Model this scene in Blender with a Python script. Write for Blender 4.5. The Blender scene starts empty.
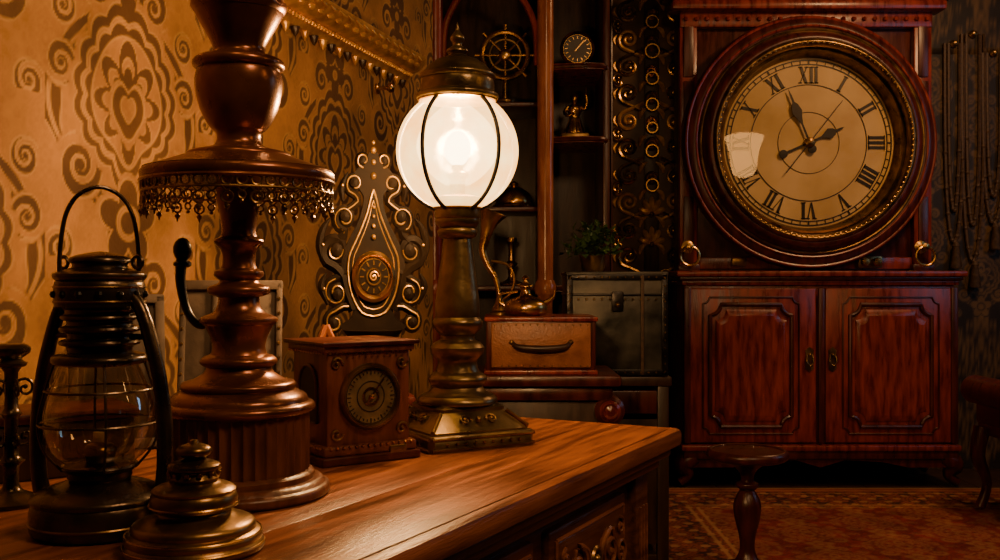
import bpy, bmesh, math, random
import numpy as np
from mathutils import Vector, Matrix
random.seed(4)
pi=math.pi
R=lambda a,ax:Matrix.Rotation(math.radians(a),4,ax)
T=lambda x,y,z:Matrix.Translation((x,y,z))
FACE=R(90,'X')   # local z -> world -Y, local y -> world Z
I4=Matrix.Identity(4)

# ---------------------------------------------------------------- materials
def _new(name):
    m=bpy.data.materials.new(name); m.use_nodes=True
    nt=m.node_tree; b=nt.nodes['Principled BSDF']; return m,nt,b
def _mix(nt,fac,a,b):
    n=nt.nodes.new('ShaderNodeMix'); n.data_type='RGBA'
    if fac is not None: nt.links.new(fac,n.inputs[0])
    for s,v in ((6,a),(7,b)):
        if isinstance(v,tuple): n.inputs[s].default_value=(*v,1)
        else: nt.links.new(v,n.inputs[s])
    return n.outputs[2]
def pbr(name,c1,c2,rough=.5,metal=0.,scale=20,bump=.1,stretch=(1,1,1),bscale=None,rvar=.15,spec=.5):
    m,nt,b=_new(name)
    b.inputs['Specular IOR Level'].default_value=spec
    tc=nt.nodes.new('ShaderNodeTexCoord'); mp=nt.nodes.new('ShaderNodeMapping')
    mp.inputs['Scale'].default_value=stretch
    nt.links.new(tc.outputs['Object'],mp.inputs[0])
    n=nt.nodes.new('ShaderNodeTexNoise'); n.inputs['Scale'].default_value=scale; n.inputs['Detail'].default_value=6
    nt.links.new(mp.outputs[0],n.inputs['Vector'])
    cr=nt.nodes.new('ShaderNodeMapRange'); cr.inputs[1].default_value=.35; cr.inputs[2].default_value=.65
    nt.links.new(n.outputs[0],cr.inputs[0])
    nt.links.new(_mix(nt,cr.outputs[0],c1,c2),b.inputs['Base Color'])
    rr=nt.nodes.new('ShaderNodeMapRange'); rr.inputs[3].default_value=max(.02,rough-rvar); rr.inputs[4].default_value=rough+rvar
    nt.links.new(n.outputs[0],rr.inputs[0]); nt.links.new(rr.outputs[0],b.inputs['Roughness'])
    b.inputs['Metallic'].default_value=metal
    if bump:
        n2=nt.nodes.new('ShaderNodeTexNoise'); n2.inputs['Scale'].default_value=bscale or scale*3; n2.inputs['Detail'].default_value=4
        nt.links.new(mp.outputs[0],n2.inputs['Vector'])
        bp=nt.nodes.new('ShaderNodeBump'); bp.inputs['Strength'].default_value=bump; bp.inputs['Distance'].default_value=.004
        nt.links.new(n2.outputs[0],bp.inputs['Height']); nt.links.new(bp.outputs[0],b.inputs['Normal'])
    return m
def glassy(name,tint,refl=.1,fres=True,rough=.02):
    m=bpy.data.materials.new(name); m.use_nodes=True; nt=m.node_tree; nt.nodes.clear()
    o=nt.nodes.new('ShaderNodeOutputMaterial'); t=nt.nodes.new('ShaderNodeBsdfTransparent'); g=nt.nodes.new('ShaderNodeBsdfGlossy')
    t.inputs[0].default_value=(*tint,1); g.inputs['Roughness'].default_value=rough
    mx=nt.nodes.new('ShaderNodeMixShader'); mx.inputs[0].default_value=refl
    if fres:
        lw=nt.nodes.new('ShaderNodeLayerWeight'); lw.inputs[0].default_value=.35
        mr=nt.nodes.new('ShaderNodeMapRange'); mr.inputs[3].default_value=refl; mr.inputs[4].default_value=.75
        nt.links.new(lw.outputs['Facing'],mr.inputs[0]); nt.links.new(mr.outputs[0],mx.inputs[0])
    nt.links.new(t.outputs[0],mx.inputs[1]); nt.links.new(g.outputs[0],mx.inputs[2]); nt.links.new(mx.outputs[0],o.inputs[0])
    return m
def emis(name,col,s):
    m=bpy.data.materials.new(name); m.use_nodes=True; nt=m.node_tree; nt.nodes.clear()
    o=nt.nodes.new('ShaderNodeOutputMaterial'); e=nt.nodes.new('ShaderNodeEmission')
    e.inputs[0].default_value=(*col,1); e.inputs[1].default_value=s
    nt.links.new(e.outputs[0],o.inputs[0]); return m
def glow(name,c1,c2,strength,opac,scale=22):
    m=bpy.data.materials.new(name); m.use_nodes=True; nt=m.node_tree; nt.nodes.clear()
    N=nt.nodes.new; L=nt.links.new
    o=N('ShaderNodeOutputMaterial'); t=N('ShaderNodeBsdfTransparent'); e=N('ShaderNodeEmission'); g=N('ShaderNodeBsdfGlossy')
    g.inputs['Roughness'].default_value=.12
    tc=N('ShaderNodeTexCoord'); n=N('ShaderNodeTexNoise'); n.inputs['Scale'].default_value=scale; n.inputs['Detail'].default_value=6
    L(tc.outputs['Object'],n.inputs['Vector'])
    mr=N('ShaderNodeMapRange'); mr.inputs[1].default_value=.35; mr.inputs[2].default_value=.65; L(n.outputs[0],mr.inputs[0])
    L(_mix(nt,mr.outputs[0],c1,c2),e.inputs[0]); e.inputs[1].default_value=strength
    a=N('ShaderNodeMixShader'); a.inputs[0].default_value=opac; L(t.outputs[0],a.inputs[1]); L(e.outputs[0],a.inputs[2])
    b=N('ShaderNodeMixShader'); b.inputs[0].default_value=.03; L(a.outputs[0],b.inputs[1]); L(g.outputs[0],b.inputs[2])
    L(b.outputs[0],o.inputs[0])
    return m
def vcol(name,rough=.8,bump=.3,scale=120,metal=0,lo=.55,hi=1.1,spec=.4):
    m,nt,b=_new(name)
    b.inputs['Specular IOR Level'].default_value=spec
    at=nt.nodes.new('ShaderNodeAttribute'); at.attribute_name='Col'
    n=nt.nodes.new('ShaderNodeTexNoise'); n.inputs['Scale'].default_value=6; n.inputs['Detail'].default_value=8
    tc=nt.nodes.new('ShaderNodeTexCoord'); nt.links.new(tc.outputs['Object'],n.inputs['Vector'])
    mr=nt.nodes.new('ShaderNodeMapRange'); mr.inputs[1].default_value=.3; mr.inputs[2].default_value=.7; mr.inputs[3].default_value=lo; mr.inputs[4].default_value=hi
    nt.links.new(n.outputs[0],mr.inputs[0])
    vm=nt.nodes.new('ShaderNodeVectorMath'); vm.operation='SCALE'
    nt.links.new(at.outputs['Color'],vm.inputs[0]); nt.links.new(mr.outputs[0],vm.inputs['Scale'])
    nt.links.new(vm.outputs[0],b.inputs['Base Color'])
    b.inputs['Roughness'].default_value=rough; b.inputs['Metallic'].default_value=metal
    n2=nt.nodes.new('ShaderNodeTexNoise'); n2.inputs['Scale'].default_value=scale
    nt.links.new(tc.outputs['Object'],n2.inputs['Vector'])
    bp=nt.nodes.new('ShaderNodeBump'); bp.inputs['Strength'].default_value=bump; bp.inputs['Distance'].default_value=.003
    nt.links.new(n2.outputs[0],bp.inputs['Height']); nt.links.new(bp.outputs[0],b.inputs['Normal'])
    return m

DESK=pbr('desk_walnut',(.10,.028,.007),(.33,.105,.028),.36,0,5,.25,(1,12,12),40,spec=.4)
DESKD=pbr('desk_walnut_dark',(.06,.017,.006),(.15,.048,.015),.33,0,10,.2,(1,9,9),40)
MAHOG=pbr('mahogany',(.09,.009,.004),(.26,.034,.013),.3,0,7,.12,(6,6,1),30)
MAHOGD=pbr('mahogany_dark',(.03,.005,.003),(.085,.013,.007),.33,0,7,.12,(6,6,1),30)
BOXW=pbr('barometer_rosewood',(.08,.02,.008),(.19,.055,.02),.35,0,14,.12,(6,6,1),30)
DARK=pbr('dark_stained_wood',(.018,.008,.005),(.045,.02,.01),.4,0,8,.15,(5,5,1))
EBON=pbr('ebonised_wood',(.005,.003,.002),(.012,.007,.004),.6,0,20,.1,spec=.08)
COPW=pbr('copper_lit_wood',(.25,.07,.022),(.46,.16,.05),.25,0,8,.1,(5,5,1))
BROWNM=pbr('brown_patina_bronze',(.11,.038,.016),(.27,.095,.04),.27,.62,14,.15)
BRASS=pbr('antique_brass',(.34,.19,.06),(.6,.36,.12),.28,1,25,.12)
BRASSD=pbr('tarnished_brass',(.11,.066,.027),(.34,.205,.08),.32,.9,18,.2)
LAMPB=pbr('lamp_aged_bronze',(.12,.082,.038),(.30,.205,.09),.33,.82,22,.25)
LANT=pbr('lantern_bronze',(.035,.026,.02),(.13,.09,.055),.28,.88,22,.2)
GOLD=pbr('gilt',(.5,.25,.06),(.85,.5,.15),.38,.6,30,.3)
PLQG=pbr('plaque_gilding',(.3,.17,.05),(.6,.36,.11),.42,.8,30,.3)
IRON=pbr('black_iron',(.012,.012,.014),(.045,.042,.042),.33,.8,20,.2)
REED=pbr('reeded_wood',(.075,.024,.010),(.17,.055,.021),.36,0,12,.2,(5,5,1))
STEEL=pbr('grey_trunk_metal',(.026,.028,.028),(.12,.112,.094),.45,.6,9,.5,rvar=.2)
LEATH=pbr('brown_leather',(.18,.06,.02),(.30,.11,.038),.38,0,25,.35,bscale=160)
SLATE=pbr('dark_tooled_board',(.045,.034,.027),(.12,.088,.065),.6,0,14,.35,rvar=.1,spec=.15)
PANEL=pbr('brown_lacquer_panel',(.045,.024,.012),(.13,.07,.032),.5,0,9,.3)
DIAL=pbr('aged_dial_paper',(.50,.33,.13),(.74,.55,.27),.55,0,3,.03)
DIALD=pbr('dark_dial',(.02,.016,.012),(.06,.045,.03),.4,.2,20,.05)
DIALM=pbr('bronze_dial',(.13,.10,.05),(.26,.19,.09),.4,.2,30,.05)
BLACK=pbr('black_paint_and_shade',(.01,.008,.006),(.02,.015,.012),.45,0,20,.0)
LEAF=pbr('leaf_green',(.02,.05,.012),(.06,.13,.03),.5,0,30,.1)
CORD=pbr('dark_cord',(.04,.022,.012),(.10,.055,.03),.6,0,60,.3)
WAX=pbr('candle_wax',(.5,.38,.22),(.6,.46,.28),.5,0,20,.05)
CEIL=pbr('ceiling_plaster',(.05,.035,.025),(.08,.055,.04),.8,0,4,.1)
PLAIN=pbr('plain_wall',(.05,.035,.02),(.09,.06,.035),.8,0,4,.1)
FLOORM=pbr('floor_boards',(.03,.013,.006),(.07,.03,.013),.4,0,6,.2,(1,8,1))
GLASS=glassy('clear_lamp_glass',(.95,.88,.76),.10)
CGLASS=glassy('clock_glass',(.96,.93,.86),.08,False)
FROST=glow('frosted_globe_glass',(1,.38,.06),(1,.62,.20),5.0,.70,26)
INNER=glow('bulb_halo_glow',(1,.62,.22),(1,.70,.30),16,.34,10)  # emissive shell added to give the bulb a soft halo inside the globe
BULB=emis('glowing_bulb',(1,.76,.42),45)
SHADE=emis('opal_shade_glow',(1,.46,.13),8.5)

# ---------------------------------------------------------------- builder
def cr(pts,n):
    if n<=1 or len(pts)<3: return [tuple(p) for p in pts]
    P=[pts[0]]+list(pts)+[pts[-1]]; out=[]
    for i in range(1,len(P)-2):
        p0,p1,p2,p3=P[i-1],P[i],P[i+1],P[i+2]
        for k in range(n):
            t=k/n
            out.append(tuple(.5*((2*b)+(-a+c)*t+(2*a-5*b+4*c-d)*t*t+(-a+3*b-3*c+d)*t**3) for a,b,c,d in zip(p0,p1,p2,p3)))
    out.append(tuple(pts[-1])); return out
class MB:
    def __init__(s,name): s.name=name; s.v=[]; s.f=[]; s.mi=[]; s.mats=[]
    def _m(s,m):
        if m not in s.mats: s.mats.append(m)
        return s.mats.index(m)
    def add(s,vs,fs,m,M=I4):
        o=len(s.v); s.v+=[tuple(M@Vector(v)) for v in vs]; k=s._m(m)
        for f in fs: s.f.append([i+o for i in f]); s.mi.append(k)
    def box(s,c,d,m,M=I4,b=.004,rot=None):
        bm=bmesh.new(); bmesh.ops.create_cube(bm,size=1)
        bmesh.ops.scale(bm,vec=d,verts=bm.verts)
        b=min(b,min(d)*.3)
        if b>0: bmesh.ops.bevel(bm,geom=bm.edges[:],offset=b,segments=2,affect='EDGES',profile=.5)
        MM=M@T(*c)
        if rot is not None: MM=MM@rot
        s.add([v.co[:] for v in bm.verts],[[v.index for v in f.verts] for f in bm.faces],m,MM); bm.free()
    def lathe(s,prof,m,M=I4,segs=48,n=3,sc=1.,mod=None,off=0,cap=True):
        pr=cr([(max(0,r),z) for r,z in prof],n); vs=[];fs=[]
        for r,z in pr:
            r=max(r,1e-4)
            for j in range(segs):
                a=2*pi*j/segs+off; rr=r;zz=z
                if mod: rr,zz=mod(r,z,a)
                vs.append((rr*sc*math.cos(a),rr*sc*math.sin(a),zz*sc))
        for i in range(len(pr)-1):
            for j in range(segs):
                k=(j+1)%segs; fs.append([i*segs+j,i*segs+k,(i+1)*segs+k,(i+1)*segs+j])
        if cap:
            fs.append(list(range(segs))[::-1]); e=(len(pr)-1)*segs; fs.append([e+j for j in range(segs)])
        s.add(vs,fs,m,M)
    def loft(s,outl,levels,m,M=I4):
        vs=[];fs=[];n=len(outl)
        for k,z in levels:
            for x,y in outl: vs.append((x*k,y*k,z))
        for i in range(len(levels)-1):
            for j in range(n):
                q=(j+1)%n; fs.append([i*n+j,i*n+q,(i+1)*n+q,(i+1)*n+j])
        fs.append(list(range(n))[::-1]); e=(len(levels)-1)*n; fs.append([e+j for j in range(n)])
        s.add(vs,fs,m,M)
    def prism(s,outl,h,m,M=I4,z0=0): s.loft(outl,[(1,z0),(1,z0+h)],m,M)
    def tube(s,pts,r,m,M=I4,segs=8,n=4,closed=False):
        rs=r if isinstance(r,(list,tuple)) else [r]*len(pts)
        P=cr([(*p,q) for p,q in zip(pts,rs)],n)
        pos=[Vector(p[:3]) for p in P]; rad=[max(p[3],1e-4) for p in P]; N=len(pos)
        vs=[];fs=[]; up=None; prev=None
        for i in range(N):
            d=(pos[min(i+1,N-1)]-pos[max(i-1,0)])
            if d.length<1e-9: d=Vector((0,0,1))
            d.normalize()
            if up is None:
                up=d.orthogonal().normalized()
            else:
                up=prev.rotation_difference(d)@up; up=(up-d*up.dot(d)).normalized()
            prev=d; w=d.cross(up)
            for j in range(segs):
                a=2*pi*j/segs; vs.append(tuple(pos[i]+(up*math.cos(a)+w*math.sin(a))*rad[i]))
        for i in range(N-1):
            for j in range(segs):
                k=(j+1)%segs; fs.append([i*segs+j,i*segs+k,(i+1)*segs+k,(i+1)*segs+j])
        fs.append(list(range(segs))[::-1]); e=(N-1)*segs; fs.append([e+j for j in range(segs)])
        s.add(vs,fs,m,M)
    def torus(s,R_,r,m,M=I4,S=32,q=8,sx=1.,sy=1.):
        vs=[];fs=[]
        for i in range(S):
            a=2*pi*i/S
            for j in range(q):
                b=2*pi*j/q; k=R_+r*math.cos(b); vs.append((k*math.cos(a)*sx,k*math.sin(a)*sy,r*math.sin(b)))
        for i in range(S):
            for j in range(q):
                fs.append([i*q+j,((i+1)%S)*q+j,((i+1)%S)*q+(j+1)%q,i*q+(j+1)%q])
        s.add(vs,fs,m,M)
    def sph(s,c,r,m,M=I4,S=12,sc=(1,1,1)):
        h=S//2
        pr=[(math.sin(pi*i/h),-math.cos(pi*i/h)) for i in range(h+1)]
        s.lathe(pr,m,M@T(*c)@Matrix.Diagonal((r*sc[0],r*sc[1],r*sc[2],1)),S,1)
    def annulus(s,r0,r1,z,m,M=I4,S=96,h=.002):
        vs=[];fs=[]
        for i in range(S):
            a=2*pi*i/S; c,d=math.cos(a),math.sin(a)
            vs+=[(r0*c,r0*d,z),(r1*c,r1*d,z),(r0*c,r0*d,z+h),(r1*c,r1*d,z+h)]
        for i in range(S):
            a=i*4;b=((i+1)%S)*4
            fs+=[[a+2,a+3,b+3,b+2],[a+1,b+1,b+3,a+3],[a,a+2,b+2,b],[a,b,b+1,a+1]]
        s.add(vs,fs,m,M)
    def spiral(s,cx,cy,R0,turns,r,m,M=I4,start=0,dirn=1,z=0,lead=None):
        pts=[];rs=[]
        if lead:
            for p in lead: pts.append((p[0],p[1],z)); rs.append(r)
        N=int(turns*9)
        for i in range(N+1):
            t=i/N; a=start+dirn*t*turns*2*pi; q=R0*(1-.85*t)
            pts.append((cx+q*math.cos(a),cy+q*math.sin(a),z)); rs.append(r*(1-.25*t))
        s.tube(pts,rs,m,M,6,2); s.sph((pts[-1][0],pts[-1][1],z),r*1.5,m,M,8)
    def done(s,loc=(0,0,0),rotz=0,ang=38,parent=None):
        me=bpy.data.meshes.new(s.name); me.from_pydata(s.v,[],s.f)
        for m in s.mats: me.materials.append(m)
        me.polygons.foreach_set('material_index',s.mi)
        bm=bmesh.new(); bm.from_mesh(me); bmesh.ops.recalc_face_normals(bm,faces=bm.faces); bm.to_mesh(me); bm.free()
        me.polygons.foreach_set('use_smooth',[True]*len(me.polygons))
        me.set_sharp_from_angle(angle=math.radians(ang))
        ob=bpy.data.objects.new(s.name,me); bpy.context.collection.objects.link(ob)
        ob.location=loc; ob.rotation_euler=(0,0,math.radians(rotz))
        if parent: ob.parent=parent
        return ob
def gridsurf(name,org,uv,vv,us,vs_,func,mat):
    us=np.array(us);vs_=np.array(vs_); U,V=np.meshgrid(us,vs_,indexing='ij')
    uv=np.array(uv);vv=np.array(vv)
    co=U[...,None]*uv+V[...,None]*vv
    nu,nv=len(us),len(vs_); idx=np.arange(nu*nv).reshape(nu,nv)
    q=np.stack([idx[:-1,:-1],idx[1:,:-1],idx[1:,1:],idx[:-1,1:]],-1).reshape(-1,4)
    me=bpy.data.meshes.new(name); me.vertices.add(nu*nv); me.vertices.foreach_set('co',co.reshape(-1).astype(np.float32))
    me.loops.add(q.size); me.loops.foreach_set('vertex_index',q.reshape(-1).astype(np.int32))
    me.polygons.add(len(q)); me.polygons.foreach_set('loop_start',(np.arange(len(q))*4).astype(np.int32))
    me.update(calc_edges=True); me.validate()
    c=func(U,V); c=np.concatenate([c,np.ones(c.shape[:2]+(1,))],-1)
    a=me.color_attributes.new('Col','FLOAT_COLOR','POINT'); a.data.foreach_set('color',c.reshape(-1).astype(np.float32))
    me.materials.append(mat); ob=bpy.data.objects.new(name,me); bpy.context.collection.objects.link(ob); ob.location=org
    return ob

# ---------------------------------------------------------------- patterns
def ss(d,w): return np.clip(.5-d/w,0,1)
def damask(u,v,cw=.36,ch=.5,w=.02):
    col=np.floor(u/cw); x=(u/cw-col-.5); vv=v/ch+.5*(col%2); y=vv-np.floor(vv)-.5
    ax=np.abs(x); k=cw/ch
    X=ax; Y=y/k
    def circ(cx,cy,r): return np.hypot(X-cx,Y-cy)-r
    m=np.zeros_like(X)
    def add(d):
        nonlocal m; m=np.maximum(m,ss(d,w))
    def cut(d):
        nonlocal m; m=m*(1-ss(d,w))
    # bold leafy ogee strap
    ctr=.27+.21*np.cos(2*pi*y); og=np.abs(X-ctr)
    add(og-.050*(1+.45*np.cos(26*y))); cut(og-.010)
    # volutes
    for cx,cy,rr,dr in((.30,-.25,.13,1),(.41,.14,.085,-1),(.18,.50,.105,-1),(.42,-.58,.075,1),(.40,.37,.07,1)):
        r=np.hypot(X-cx,Y-cy)+1e-6; a=np.arctan2(Y-cy,X-cx)*dr
        cut(r-rr*1.14)
        ph=(a/(2*pi)+.95*np.log(r/rr))%1
        add(np.maximum((np.abs(ph-.5)-.30)*r*1.5,r-rr)); add(r-rr*.22)
    # big pointed acanthus medallion
    r=np.hypot(X,Y-.04); th=np.arctan2(X,Y-.04)
    heart=.33*(.80+.36*np.cos(th)*np.exp(-(th/.9)**2)-.06*np.cos(2*th)+.30*np.exp(-((th-pi)/.30)**2)+.10)
    edge=heart*(1+.09*np.abs(np.sin(8*th)))
    cut(r-edge*1.09); add(r-edge); cut(np.abs(r-edge*.84)-.012)
    leaf=heart*.70*(.60+.40*np.abs(np.cos(4*th)))
    cut(np.maximum(np.maximum(r-heart*.74,-(r-leaf)),-(Y+9)))
    cut(np.maximum(np.abs(r-leaf*.66)-.020,-(np.abs(np.cos(4*th))-.4)))
    # heart core
    hx=X*1.0; hy=Y-.03; hr=np.hypot(hx,hy); ht=np.arctan2(hx,hy); hh=.105*(1-.45*np.exp(-(ht/.35)**2)+.35*np.exp(-((ht-pi)/.4)**2))
    cut(hr-hh*1.2); add(hr-hh); cut(hr-hh*.5)
    # crown + base fleur
    r2=np.hypot(X,Y+.47); t2=np.arctan2(X,Y+.47); e2=.19*(.55+.45*np.abs(np.cos(2.5*t2))); cut(r2-e2*1.15); add(r2-e2); cut(np.abs(r2-.065)-.012)
    r3=np.hypot(X,Y-.56); t3=np.arctan2(X,Y-.56); add(r3-.14*(.45+.55*np.abs(np.cos(2*t3)))); cut(r3-.03)
    return m
def wallcol(base,mot,cw,ch,w=.02,edge=None,fine=0):
    def f(U,V):
        m0=damask(U,V,cw,ch,w); m=m0[...,None]
        nz=(.5+.5*np.sin(U*7.1+2*np.sin(V*5.3))*np.cos(V*6.7+1.5*np.sin(U*4.1)))[...,None]
        m=m*(.8+.2*nz)
        bs=np.array(base)*np.ones(U.shape+(1,))
        if fine:
            g=damask(U+.05,V+.03,.105,.135,.07)[...,None]; bs=bs*(1-fine*g)+np.array(mot)*fine*g
        c=bs*(1-m)+np.array(mot)*m
        if edge is not None:
            e=(np.clip(1-np.abs(damask(U,V,cw,ch,w*3.2)-.5)*4,0,1)*(1-m0))[...,None]
            c=c*(1-.8*e)+np.array(edge)*.8*e
        return c
    return f
def rugcol(W,H):
    red=np.array((.24,.032,.018)); dk=np.array((.04,.018,.016)); cr_=np.array((.42,.21,.09)); or_=np.array((.34,.085,.03))
    def f(U,V):
        d=np.minimum(np.minimum(U,W-U),np.minimum(V,H-V))
        c=np.broadcast_to(red,U.shape+(3,)).copy()
        def put(m,col): 
            nonlocal c; m=m[...,None]; c=c*(1-m)+col*m
        f1=damask(U,V,.30,.36,.05); put(f1*(d>.42)*.7,cr_*.75)
        f2=damask(U+.15,V+.11,.17,.2,.06); put(f2*(1-f1)*(d>.42)*.6,dk)
        b=(d<=.42)&(d>.09); put(b*1.,dk*1.6)
        g=damask(U,V,.16,.18,.06); put(g*b*.85,or_*1.2)
        g2=((np.sin(U*55)*np.sin(V*55))>.55)&b; put(g2*.8,cr_)
        for a in(.03,.075,.13,.37,.41): put((np.abs(d-a)<.007)*.8,cr_)
        put((d<.02)*1.,cr_*.4)
        return c
    return f

# ---------------------------------------------------------------- room shell
CZ=1.0
wd=np.array((.2874,.9578,0)); W0=Vector((-1.216,0,0)); WANG=73.3
WALLM=vcol('damask_wallpaper',.65,.25,150,lo=.5,spec=.25)
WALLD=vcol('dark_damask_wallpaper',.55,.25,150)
us=np.concatenate([np.arange(-2.6,1.1,.03),np.arange(1.1,3.46,.0036)])
vs=np.concatenate([np.arange(0,.75,.03),np.arange(.75,2.0,.0036),np.arange(2.0,2.82,.03)])
gridsurf('wall_left',W0,wd,(0,0,1),us,vs,wallcol((.42,.205,.060),(.075,.036,.017),.42,.52,.013,edge=(.70,.42,.15),fine=.20),WALLM)
us=np.concatenate([np.arange(-1.0,.5,.04),np.arange(.5,3.0,.007),np.arange(3.0,3.9,.04)])
vs=np.concatenate([np.arange(0,.8,.04),np.arange(.8,2.2,.007),np.arange(2.2,2.82,.04)])
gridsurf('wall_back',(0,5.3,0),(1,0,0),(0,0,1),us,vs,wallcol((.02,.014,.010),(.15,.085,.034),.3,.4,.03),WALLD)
b=MB('wall_right'); b.box((3.85,1.35,1.4),(.08,8.1,2.8),PLAIN,b=0); b.done()
b=MB('wall_near'); b.box((.9,-2.65,1.4),(5.9,.08,2.8),PLAIN,b=0); b.done()
e=W0+Vector(wd)*3.455
b=MB('wall_alcove'); b.box((e.x-.48,e.y+.05,1.4),(.95,.08,2.8),PLAIN,b=0)
b.box((e.x-.93,(e.y+5.3)/2,1.4),(.06,5.3-e.y,2.8),PLAIN,b=0); b.done()
b=MB('floor'); 
for i in range(34):
    b.box((-2.1+i*.18,1.35,-.02),(.178,8.1,.04),FLOORM,b=.002)
b.done()
b=MB('ceiling'); b.box((.9,1.35,2.84),(6.2,8.2,.06),CEIL,b=0); b.done()
b=MB('trim_1')
prof=[(0,0),(-.014,0),(-.024,.012),(-.026,.024),(-.052,.032),(-.072,.050),(-.076,.07),(-.04,.074),(-.04,.088),(0,.09)]
vs_=[];fs=[]
for x in(.0,3.2):
    for y,z in prof: vs_.append((x,y,z))
n=len(prof)
for j in range(n): fs.append([j,(j+1)%n,n+(j+1)%n,n+j])
fs+= [list(range(n)),list(range(n,2*n))]
b.add(vs_,fs,GOLD)
for i in range(150):
    x=.8+i*.016; b.sph((x,-.030,.018),.007,GOLD,S=8)
    if i%3==0: b.sph((x,-.062,.042),.013,GOLD,S=8,sc=(1.3,.7,.8)); b.tube([(x-.02,-.075,.060),(x,-.078,.052),(x+.02,-.075,.060)],[.002,.005,.002],GOLD,I4,6,2)
    if i%3==1: b.lathe([(.012,0),(.008,-.014),(.001,-.024)],GOLD if i%2 else DARK,T(x,-.010,0),8,1)
b.done(tuple(W0+Vector((.0008,0,1.605))),WANG)
b=MB('brass_wall_hook'); b.lathe([(.016,0),(.016,.004),(.006,.008),(.006,.03),(.014,.04),(.012,.05),(0,.054)],BRASS,FACE,20,2)
p=W0+Vector(wd)*3.0; b.done((p.x,p.y,1.55),WANG)

# ---------------------------------------------------------------- rug
RW,RH=3.0,2.5
gridsurf('persian_rug',(.45,2.26,.012),(1,0,0),(0,1,0),np.arange(0,RW,.0075),np.arange(0,RH,.0085),rugcol(RW,RH),vcol('rug_wool',.95,.8,300,spec=.1))

# ---------------------------------------------------------------- desk
A=(.309,1.69); DANG=62.5
b=MB('writing_desk'); L,D=1.25,.74
nb=5
for i in range(nb):
    w=(D-.03)/nb; b.box((-L/2,.015+w*(i+.5),.735),(L-.03,w-.0008,.03),DESK,b=.0015)
b.box((-L/2,.014,.735),(L,.028,.03),DESK,b=.01); b.box((-L/2,D-.014,.735),(L,.028,.03),DESK,b=.01)
b.box((-.014,D/2,.7351),(.028,D-.01,.03),DESK,b=.01)
b.box((-L/2,D/2,.712),(L-.03,D-.03,.016),DESKD,b=.006)
b.box((-L/2,D/2,.695),(L-.06,D-.06,.02),DESKD,b=.008)
b.box((-L/2,D/2,.40),(L-.12,D-.12,.58),DESKD,b=.004)
b.box((-L/2,D/2,.085),(L-.08,D-.08,.05),DESKD,b=.01)
for x in(-.075,-L+.075):
    for y in(.075,D-.075):
        b.box((x,y,.37),(.06,.06,.64),DESKD,b=.006)
        b.lathe([(.03,0),(.045,.02),(.03,.05),(.03,.06)],DESKD,T(x,y,0),20)
        for k in(-.014,0,.014): b.box((x+k,y-.031,.42),(.006,.006,.42),DESK,b=.002)
for x0 in(-.29,-.625,-.96):
    for z0,h in((.595,.14),(.43,.14),(.235,.2)):
        F=T(x0,.058,z0)@FACE; w=.29
        b.box((0,0,0),(w,h,.02),DESKD,F,b=.006); b.box((0,0,.008),(w-.04,h-.035,.012),DESKD,F,b=.004)
        for a in(-1,1):
            b.tube([(a*(w/2-.018),-h/2+.016,.012),(a*(w/2-.018),h/2-.016,.012)],.003,DESK,F,6,1)
            b.tube([(-w/2+.018,a*(h/2-.016),.012),(w/2-.018,a*(h/2-.016),.012)],.003,DESK,F,6,1)
            b.spiral(a*.06,.0,.032,1.6,.0045,DESK,F,start=pi/2 ,dirn=a,z=.016,lead=[(a*.01,-.03),(a*.03,.02)])
            b.spiral(a*.105,-.012,.022,1.3,.0035,DESK,F,start=-pi/2,dirn=a,z=.016,lead=[(a*.07,.03),(a*.085,.0)])
            b.spiral(a*.104,.026,.014,1.2,.003,DESK,F,start=pi/2,dirn=-a,z=.016)
            b.spiral(a*.028,-.034,.012,1.2,.003,DESK,F,start=pi/2,dirn=-a,z=.016)
        b.torus(.016,.004,BRASSD,F@T(0,0,.018),20,6); b.sph((0,0,.018),.008,BRASSD,F,10)
b.done((A[0],A[1],0),DANG)
TZ=.7503

# ---------------------------------------------------------------- globe table lamp
s=.00155; b=MB('globe_table_lamp')
c=.008; h=.088
sq=[(-h,-h+c),(-h+c,-h),(h-c,-h),(h,-h+c),(h,h-c),(h-c,h),(-h+c,h),(-h,h-c)]
b.loft(sq,[(1.0,0),(1.0,.022),(.985,.024)],LAMPB)
b.loft(sq,[(.93,.0235),(.93,.027),(.90,.030),(.64,.050),(.62,.052),(.62,.057),(.54,.062),(.52,.0625)],LAMPB)
for k in range(4):
    Mk=R(90*k,'Z')
    for z in(.004,.019): b.tube([(-h+.004,-h,z),(h-.004,-h,z)],.0022,BRASSD,Mk,6,1)
    Ms=Mk@T(0,-.0685,.0400)@R(38,'X')
    b.spiral(-.022,0,.010,1.3,.0022,BRASSD,Ms,start=0,dirn=1,z=.003); b.spiral(.022,0,.010,1.3,.0022,BRASSD,Ms,start=pi,dirn=-1,z=.003)
    b.sph((0,.0,.003),.005,BRASSD,Ms,8)
    b.tube([(-h*.91,-h*.91,.029),(-h*.63,-h*.63,.052)],.003,BRASSD,Mk,6,1)
    for i in range(9): b.sph((-.06+.015*i,-h-.001,.0115),.0028,BRASSD,Mk,6)
pr=[(40,39),(40,43),(36,47),(36,47),(29,50),(25,55),(25,55),(29,60),(29,65),(22,70),(22,70),(20,76),(20,82),(26,88),(27,94),(27,94),(23,99),(17,102),(17,106),(17,106),(22,111),(25,116),(25,120),(22,124),(22,124),(22,140),(19.5,158),(17,178),(15,196),(14,202),(14,202),(19,205),(20,210),(18,213),(18,213),(22,218),(22,222),(23,224),(23,236),(25,239),(22,241)]
b.lathe(pr,LAMPB,I4,48,2,s)
b.lathe([(22,238),(27,240),(27,243),(14,246)],BRASSD,I4,40,1,s)
G=(0,0,290*s); RG=61*s
pr=[(RG*math.sin(t),-RG*math.cos(t)) for t in np.linspace(.36,pi-.42,32)]
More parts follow.
